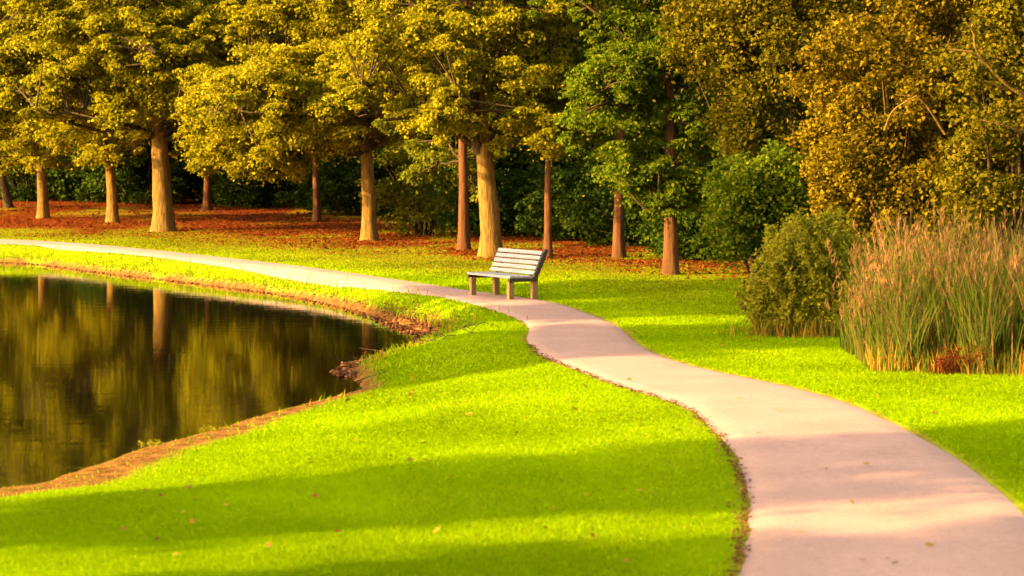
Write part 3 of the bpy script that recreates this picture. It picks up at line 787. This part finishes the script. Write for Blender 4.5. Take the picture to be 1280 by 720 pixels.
# ------------------------------------------------------------------ lawn grass
rng = np.random.default_rng(7)
def scatter(n, y0, y1, power, margin=1.25):
    u = rng.random(n)
    yy = (y0 ** power + u * (y1 ** power - y0 ** power)) ** (1 / power)
    xx = (rng.random(n) * 2 - 1) * (640 / F * yy * margin + .6)
    return xx, yy
bx, by = scatter(1300000, 14.5, 78, -.35)
sd = grid_at(SD, bx, by); sp = grid_at(SP, bx, by)
lm = litter_mask(bx, by); dm = dirt_mask(bx, by, sd)
rk = rng.random(len(bx))
keep = (sp > .01 + .10 * rng.random(len(bx)) ** 2) & (sd > .04) & (rk > lm * .93) & (rk > dm * .96)
bx, by, sp = bx[keep], by[keep], sp[keep]
sc_ = np.interp(by, [15, 30, 50, 80], [1, 1.5, 2.1, 2.8])
patch = fbm(bx * .5, by * .35, 17, 3)
n = len(bx)
hgt = (.012 + .012 * rng.random(n)) * sc_ ** .6 * (.75 + .6 * patch)
wdt = (.005 + .003 * rng.random(n)) * sc_ * 1.1
th = rng.random(n) * 2 * math.pi; fa = rng.random(n) * math.pi
ln = hgt * (.15 + .45 * rng.random(n))
bz = grid_at(Z, bx, by) - .004
Vg = np.stack([np.stack([bx - np.cos(fa) * wdt, by - np.sin(fa) * wdt, bz], 1), np.stack([bx + np.cos(fa) * wdt, by + np.sin(fa) * wdt, bz], 1),
               np.stack([bx + np.cos(th) * ln, by + np.sin(th) * ln, bz + hgt], 1)], 1).reshape(-1, 3)
me = mesh_arrays('grass', Vg, np.arange(n * 3).reshape(-1, 3), 3, [M['grass'], M['olivegrass']], midx=(rng.random(n) < dry_mask(bx, by) * .85).astype(int))
tag(link('grass', me), 'short bright green grass blades of the mown lawn', 'grass', kind='stuff')

# longer tufts along the pond bank
n = 9000
si = rng.integers(0, len(SH), n * 3); q = SH[si] + rng.standard_normal((n * 3, 2)) * .38
sdq = sdist(q[:, 0], q[:, 1], SH)
ok = (sdq > .12) & (np.abs(q[:, 0]) < q[:, 1] * .27 + 1) & (q[:, 1] > 14) & (rng.random(n * 3) < np.interp(q[:, 1], [22, 32, 40, 60], [.0, .04, .7, .9]))
q = q[ok]; n = len(q)
V1, q1, _, _ = blades(rng, q[:, 0], q[:, 1], height(q[:, 0], q[:, 1]) - .01, (.05 + .12 * rng.random(n)), .012 + .01 * rng.random(n), .6, 2)
gm = rng.random(n)
me = mesh_arrays('bank_grass', V1, q1, 4, [M['grass'], M['drygrass']], midx=np.tile(np.where(gm < .72, 0, 1), 2))
tag(link('bank_grass', me), 'ragged longer grass along the edge of the pond', 'grass', kind='stuff')

# fallen leaves: thick in the wood, a few on lawn and path
def flat_leaves(cx, cy, cz, size, tilt=.35):
    n = len(cx); a = rng.random(n) * 2 * math.pi
    u = np.stack([np.cos(a), np.sin(a), rng.standard_normal(n) * tilt], 1); v = np.stack([-np.sin(a), np.cos(a), rng.standard_normal(n) * tilt], 1)
    c = np.stack([cx, cy, cz + size * .22], 1); s = size[:, None]
    return np.stack([c - u * s * .5, c - v * s * .32, c + u * s * .5, c + v * s * .32], 1).reshape(-1, 3), np.arange(n * 4).reshape(-1, 4)
n = 90000
lx, ly = scatter(n, 48, 104, 1.0, 1.15)
k = rng.random(n) < litter_mask(lx, ly) ** 1.2
lx, ly = lx[k], ly[k]
s = .05 + .06 * rng.random(len(lx))
Vl, ql = flat_leaves(lx, ly, grid_at(Z, lx, ly), s)
n2 = 420
l2x, l2y = scatter(n2, 15, 60, .3, 1.1)
sd2 = sdist(l2x, l2y, SH); l2x, l2y = l2x[sd2 > .3], l2y[sd2 > .3]
sp2 = sdist(l2x, l2y, PATHPOLY); kk = (sp2 > .1) | (rng.random(len(l2x)) < .22); l2x, l2y, sp2 = l2x[kk], l2y[kk], sp2[kk]
ptsx = [(948, 548), (1083, 585), (1065, 630), (800, 612), (806, 625), (820, 620), (240, 650), (1010, 460), (970, 500)]
e = np.array([gp(*p_)[:2] for p_ in ptsx]); l2x = np.r_[l2x, e[:, 0]]; l2y = np.r_[l2y, e[:, 1]]
spq = sdist(l2x, l2y, PATHPOLY)
Vm, qm = flat_leaves(l2x, l2y, height(l2x, l2y) + np.where(spq < 0, .03, .02), .045 + .045 * rng.random(len(l2x)), .3)
me = mesh_arrays('fallen_leaves', np.concatenate([Vl, Vm]), np.concatenate([ql, qm + len(Vl)]), 4, [M['litter'], M['yleaf']], midx=np.r_[np.zeros(len(ql), int), np.ones(len(qm), int)])
tag(link('fallen_leaves', me), 'red and orange fallen leaves under the trees and scattered on the lawn', 'leaves', kind='stuff')

# mud and debris heap at the pond's corner, stones along the bank
def stone_mat():
    m, nt, out = newmat('wet_mud_stone')
    tc = nt.nodes.new('ShaderNodeTexCoord'); g = nt.nodes.new('ShaderNodeNewGeometry')
    r = ramp(nt, [(0, (0.0308, 0.0119, 0.004704)), (.6, (0.07392, 0.02856, 0.01176)), (1, (0.1478, 0.06664, 0.03136))], g.outputs['Random Per Island'])
    p = nt.nodes.new('ShaderNodeBsdfPrincipled'); p.inputs['Roughness'].default_value = 1; p.inputs['Specular IOR Level'].default_value = .05
    nt.links.new(r.outputs[0], p.inputs['Base Color']); nt.links.new(p.outputs[0], out.inputs[0]); return m
SM = stone_mat()
def stones(rng, cx, cy, cz, s):
    n = len(cx)
    ico = np.array([(0, 0, 1), (.9, 0, .3), (.28, .85, .3), (-.72, .53, .3), (-.72, -.53, .3), (.28, -.85, .3), (.72, .53, -.3), (-.28, .85, -.3), (-.9, 0, -.3), (-.28, -.85, -.3), (.72, -.53, -.3), (0, 0, -1)])
    fi = np.array([(0, 1, 2), (0, 2, 3), (0, 3, 4), (0, 4, 5), (0, 5, 1), (1, 6, 2), (2, 7, 3), (3, 8, 4), (4, 9, 5), (5, 10, 1), (2, 6, 7), (3, 7, 8), (4, 8, 9), (5, 9, 10), (1, 10, 6)])
    P = ico[None] * (1 + .25 * rng.standard_normal((n, 12, 1))) * (s[:, None, None] * np.array([1, .8, .5]))
    a = rng.random(n) * 6.28; ca_, sa_ = np.cos(a)[:, None], np.sin(a)[:, None]
    X_ = P[..., 0] * ca_ - P[..., 1] * sa_; Y_ = P[..., 0] * sa_ + P[..., 1] * ca_
    P = np.stack([X_ + cx[:, None], Y_ + cy[:, None], P[..., 2] + cz[:, None]], -1)
    return P.reshape(-1, 3), (fi[None] + (np.arange(n) * 12)[:, None, None]).reshape(-1, 3)
rng = np.random.default_rng(99)
c0 = gp(480, 463, WZ); n = 1000
ang = rng.random(n) * 6.28; r = rng.random(n) ** .6 * (.75 + .5 * fbm(ang * 2, ang * 0, 4, 2))
cx = c0[0] + np.cos(ang) * r * .72; cy = c0[1] + .1 + np.sin(ang) * r * 1.9
cz = WZ + .01 + .03 * (1 - r) * rng.random(n) * 1.6
s = .02 + .035 * rng.random(n) ** 2
Pa, Fa = stones(rng, cx, cy, cz, s)
# fringe along the far bank and around the corner
m_ = 3600; si = rng.integers(0, len(SH), m_); qq = SH[si] + rng.standard_normal((m_, 2)) * .16
w_ok = (qq[:, 1] > 35.5) & (qq[:, 1] < 66) & (qq[:, 0] > -16)
qq = qq[w_ok]
tipd = np.exp(-((qq[:, 1] - 40) / 4) ** 2)
Pb, Fb = stones(rng, qq[:, 0], qq[:, 1], np.maximum(height(qq[:, 0], qq[:, 1]), WZ) + .01, (.012 + .02 * rng.random(len(qq))) * (1 + .6 * tipd))
# corner patch
n = 700; t = rng.random(n); a_, b_ = gp(478, 396, WZ), gp(560, 412, -.25)
cx = a_[0] + (b_[0] - a_[0]) * t + rng.standard_normal(n) * .1; cy = a_[1] + (b_[1] - a_[1]) * t + rng.standard_normal(n) * .5
Pc, Fcc = stones(rng, cx, cy, np.maximum(height(cx, cy), WZ) + .01, .015 + .03 * rng.random(n))
n = 60
aa = rng.random(n) * 6.28; tws = Tubes()
for k in range(n):
    if k < 34: q0 = np.array([c0[0] + rng.standard_normal() * .35, c0[1] + rng.standard_normal() * 1.0, WZ + .05])
    else: q0 = np.array([c0[0] + .35 + rng.random() * 1.2, c0[1] + 1.5 + rng.random() * 3, 0]); q0[2] = max(height(q0[:1], q0[1:2])[0], WZ) + .02
    d0 = np.array([math.cos(aa[k]), math.sin(aa[k]), rng.normal() * .15 + .1]) * (.1 + .22 * rng.random())
    tws.add([q0 - d0, q0 + rng.standard_normal(3) * .02, q0 + d0], [.008, .007, .004], 5, cap=False)
tw_me = mesh_arrays('driftwood', np.concatenate(tws.V), np.concatenate(tws.Fc), 4, [M['darkbark']])
tag(link('driftwood', tw_me), 'dark twigs washed up among the mud clods at the pond corner', 'twigs', kind='stuff')
# crumbs of soil and bark along the worn left edge of the path
ne = 2600; ei = rng.integers(0, len(Le), ne * 3); eq = Le[ei]; ok_ = (eq[:, 1] > 14) & (eq[:, 1] < 34); eq = eq[ok_] + rng.standard_normal((ok_.sum(), 2)) * np.array([.035, .03])
Pd, Fd = stones(rng, eq[:, 0], eq[:, 1], height(eq[:, 0], eq[:, 1]) + .012, .006 + .014 * rng.random(len(eq)))
tag(link('soil_crumbs', mesh_arrays('soil_crumbs', Pd, Fd, 3, [SM])), 'dark soil crumbs along the worn left edge of the path', 'soil', kind='stuff')
VV = np.concatenate([Pa, Pb, Pc]); FF = np.concatenate([Fa, Fb + len(Pa), Fcc + len(Pa) + len(Pb)])
tag(link('debris', mesh_arrays('debris', VV, FF, 3, [SM])), 'brown stones and mud clods lining the pond edge and its corner', 'stones', kind='stuff')

# two small weeds on the near shore
for i, (a, b, lab) in enumerate([(190, 556, 'tiny yellow green plant at the near waterline, left one'), (262, 538, 'tiny yellow green plant at the near waterline, right one')]):
    p = gp(a, b, WZ + .03); rg = np.random.default_rng(150 + i); n = 26
    Vb, qb, tp, _ = blades(rg, p[0] + rg.standard_normal(n) * .06, p[1] + rg.standard_normal(n) * .06, np.full(n, H1(p[0], p[1]) - .01), .03 + .045 * rg.random(n), np.full(n, .008), .9, 2)
    P, Fc = leaves(rg, tp, np.full(n, .02), 3, .022)
    me = mesh_arrays('plant', np.concatenate([Vb, P]), np.concatenate([qb, Fc + len(Vb)]), 4, [M['willow']])
    tag(link('plant', me), lab, 'plant', 'small plants at the waterline')

# ------------------------------------------------------------------ bench
def wood_mat(name, c1, c2):
    m, nt, out = newmat(name)
    tc = nt.nodes.new('ShaderNodeTexCoord')
    mp = nt.nodes.new('ShaderNodeMapping'); mp.inputs['Scale'].default_value = (1.5, 18, 18); nt.links.new(tc.outputs['Object'], mp.inputs[0])
    nz = noise(nt, 2.2, 6, .65, mp.outputs[0])
    r = ramp(nt, [(.3, c1), (.65, c2)], nz.outputs[0])
    b = nt.nodes.new('ShaderNodeBump'); b.inputs['Strength'].default_value = .4; b.inputs['Distance'].default_value = .004; nt.links.new(nz.outputs[0], b.inputs['Height'])
    p = nt.nodes.new('ShaderNodeBsdfPrincipled'); p.inputs['Roughness'].default_value = .65
    nt.links.new(r.outputs[0], p.inputs['Base Color']); nt.links.new(b.outputs[0], p.inputs['Normal']); nt.links.new(p.outputs[0], out.inputs[0])
    return m
WS = wood_mat('weathered_slat_wood', (0.1585, 0.1448, 0.1825), (0.2492, 0.2399, 0.3146))
WP = wood_mat('post_wood', (0.12, 0.057, 0.018), (0.24, 0.126, 0.045))
def metal_mat():
    m, nt, out = newmat('dark_bracket_steel')
    p = nt.nodes.new('ShaderNodeBsdfPrincipled'); p.inputs['Base Color'].default_value = (.035, .022, .016, 1); p.inputs['Roughness'].default_value = .5; p.inputs['Metallic'].default_value = .3
    nt.links.new(p.outputs[0], out.inputs[0]); return m
MM = metal_mat()
import bmesh
from mathutils import Matrix, Vector
def box(bm, c, size, rx=0, bev=.006):
    r = bmesh.ops.create_cube(bm, size=1)
    vs = r['verts']
    bmesh.ops.scale(bm, vec=size, verts=vs)
    es = list({e for v in vs for e in v.link_edges})
    g = bmesh.ops.bevel(bm, geom=es, offset=bev, segments=2, affect='EDGES', profile=.5)
    vs = list({v for f_ in g['faces'] for v in f_.verts} | {v for v in vs if v.is_valid})
    bmesh.ops.rotate(bm, verts=vs, cent=(0, 0, 0), matrix=Matrix.Rotation(rx, 3, 'X'))
    bmesh.ops.translate(bm, vec=c, verts=vs)
def bmobj(name, bm, mat, parent):
    me = bpy.data.meshes.new(name); bm.to_mesh(me); bm.free(); me.materials.append(mat)
    return link(name, me, parent)
fl = np.array([xat(585, 44.8), 44.8]); fr = np.array([xat(638, 43.4), 43.4])
ax = fr - fl; L = float(np.linalg.norm(ax)); ang = math.atan2(ax[1], ax[0])
bc = (fl + fr) / 2 + np.array([-math.sin(ang), math.cos(ang)]) * .25      # local +y is the back
bzz = max(H1(*(bc)), 0) 
bench = empty('park_bench', (bc[0], bc[1], bzz), ang)
tag(bench, 'pale slatted wooden bench on stout posts beside the winding path', 'bench')
L = L + .02
SEAT = .43
bm = bmesh.new()
for k in range(4): box(bm, (0, -.245 + k * .125 + .03, SEAT - .002 * k), (L, .108, .042))
bmobj('seat', bm, WS, bench)
bm = bmesh.new(); lean_b = rad(-25)
for k in range(5):
    dz = .075 + k * .098
    box(bm, (0, .215 + dz * math.sin(-lean_b) , SEAT + .0 + dz * math.cos(lean_b)), (L, .036, .074), lean_b)
bmobj('backrest', bm, WS, bench)
for sx in (-1, 1):
    for yy, h_ in ((-.20, SEAT - .075), (.30, SEAT - .02)):
        bm = bmesh.new(); box(bm, (sx * (L / 2 - .10), yy, h_ / 2 - .03), (.095, .11, h_ + .06), bev=.01)
        bmobj('leg', bm, WP, bench)
    bm = bmesh.new()
    xx = sx * (L / 2 - .19)
    box(bm, (sx * (L / 2 - .04), .03, SEAT - .056), (.06, .60, .065))                     # bearer under the seat
    bmobj('bearer', bm, MM, bench)
    bm = bmesh.new()
    box(bm, (xx, .215 + .275 * math.sin(-lean_b) + .045, SEAT + .22), (.05, .05, .53), lean_b)
    bmobj('back_bracket', bm, MM, bench)
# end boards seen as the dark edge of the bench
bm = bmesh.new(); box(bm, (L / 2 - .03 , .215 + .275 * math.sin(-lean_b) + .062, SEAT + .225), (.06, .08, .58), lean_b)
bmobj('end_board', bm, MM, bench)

# ------------------------------------------------------------------ camera, light, sky
cam = bpy.data.cameras.new('camera'); co = bpy.data.objects.new('camera', cam); COL.objects.link(co)
co.location = (0, 0, CAMZ); co.rotation_euler = (math.pi / 2 - PITCH, 0, 0)
cam.sensor_width = 36; cam.lens = F / 1280 * 36; cam.clip_end = 2000; cam.clip_start = .5
cam.dof.use_dof = True; cam.dof.focus_distance = 48; cam.dof.aperture_fstop = 2.5
S.camera = co

to_sun = Vector((-math.cos(AZ) * math.cos(EL), -math.sin(AZ) * math.cos(EL), math.sin(EL)))
sl = bpy.data.lights.new('sun', 'SUN'); sl.energy = 5.0; sl.angle = rad(.6); sl.color = (1, .67, .21)
so = bpy.data.objects.new('sun', sl); COL.objects.link(so)
so.rotation_euler = to_sun.to_track_quat('Z', 'Y').to_euler(); so.location = (-30, -10, 30)
w = bpy.data.worlds.new('World'); S.world = w; w.use_nodes = True
nt = w.node_tree; nt.nodes.clear()
sky = nt.nodes.new('ShaderNodeTexSky'); sky.sky_type = 'NISHITA'; sky.sun_disc = False
sky.sun_elevation = EL; sky.sun_rotation = math.atan2(to_sun.x, to_sun.y); sky.air_density = 1.0; sky.dust_density = 4.0
tint = nt.nodes.new('ShaderNodeMix'); tint.data_type = 'RGBA'; tint.blend_type = 'MULTIPLY'; tint.inputs[0].default_value = 1
tint.inputs[7].default_value = (1.17, 1.0, .64, 1)
bg = nt.nodes.new('ShaderNodeBackground'); bg.inputs[1].default_value = .145
ow = nt.nodes.new('ShaderNodeOutputWorld')
nt.links.new(sky.outputs[0], tint.inputs[6]); nt.links.new(tint.outputs[2], bg.inputs[0]); nt.links.new(bg.outputs[0], ow.inputs[0])

vs = S.view_settings
S.display_settings.display_device = 'sRGB'
vs.view_transform = 'Standard'; vs.look = 'None'; vs.gamma = 1; vs.use_curve_mapping = False
vs.exposure = 2.28
S.cycles.max_bounces = 6; S.cycles.diffuse_bounces = 3; S.cycles.glossy_bounces = 2; S.cycles.transmission_bounces = 4
S.cycles.transparent_max_bounces = 4; S.cycles.use_denoising = True; S.cycles.use_adaptive_sampling = True
S.cycles.adaptive_threshold = .02
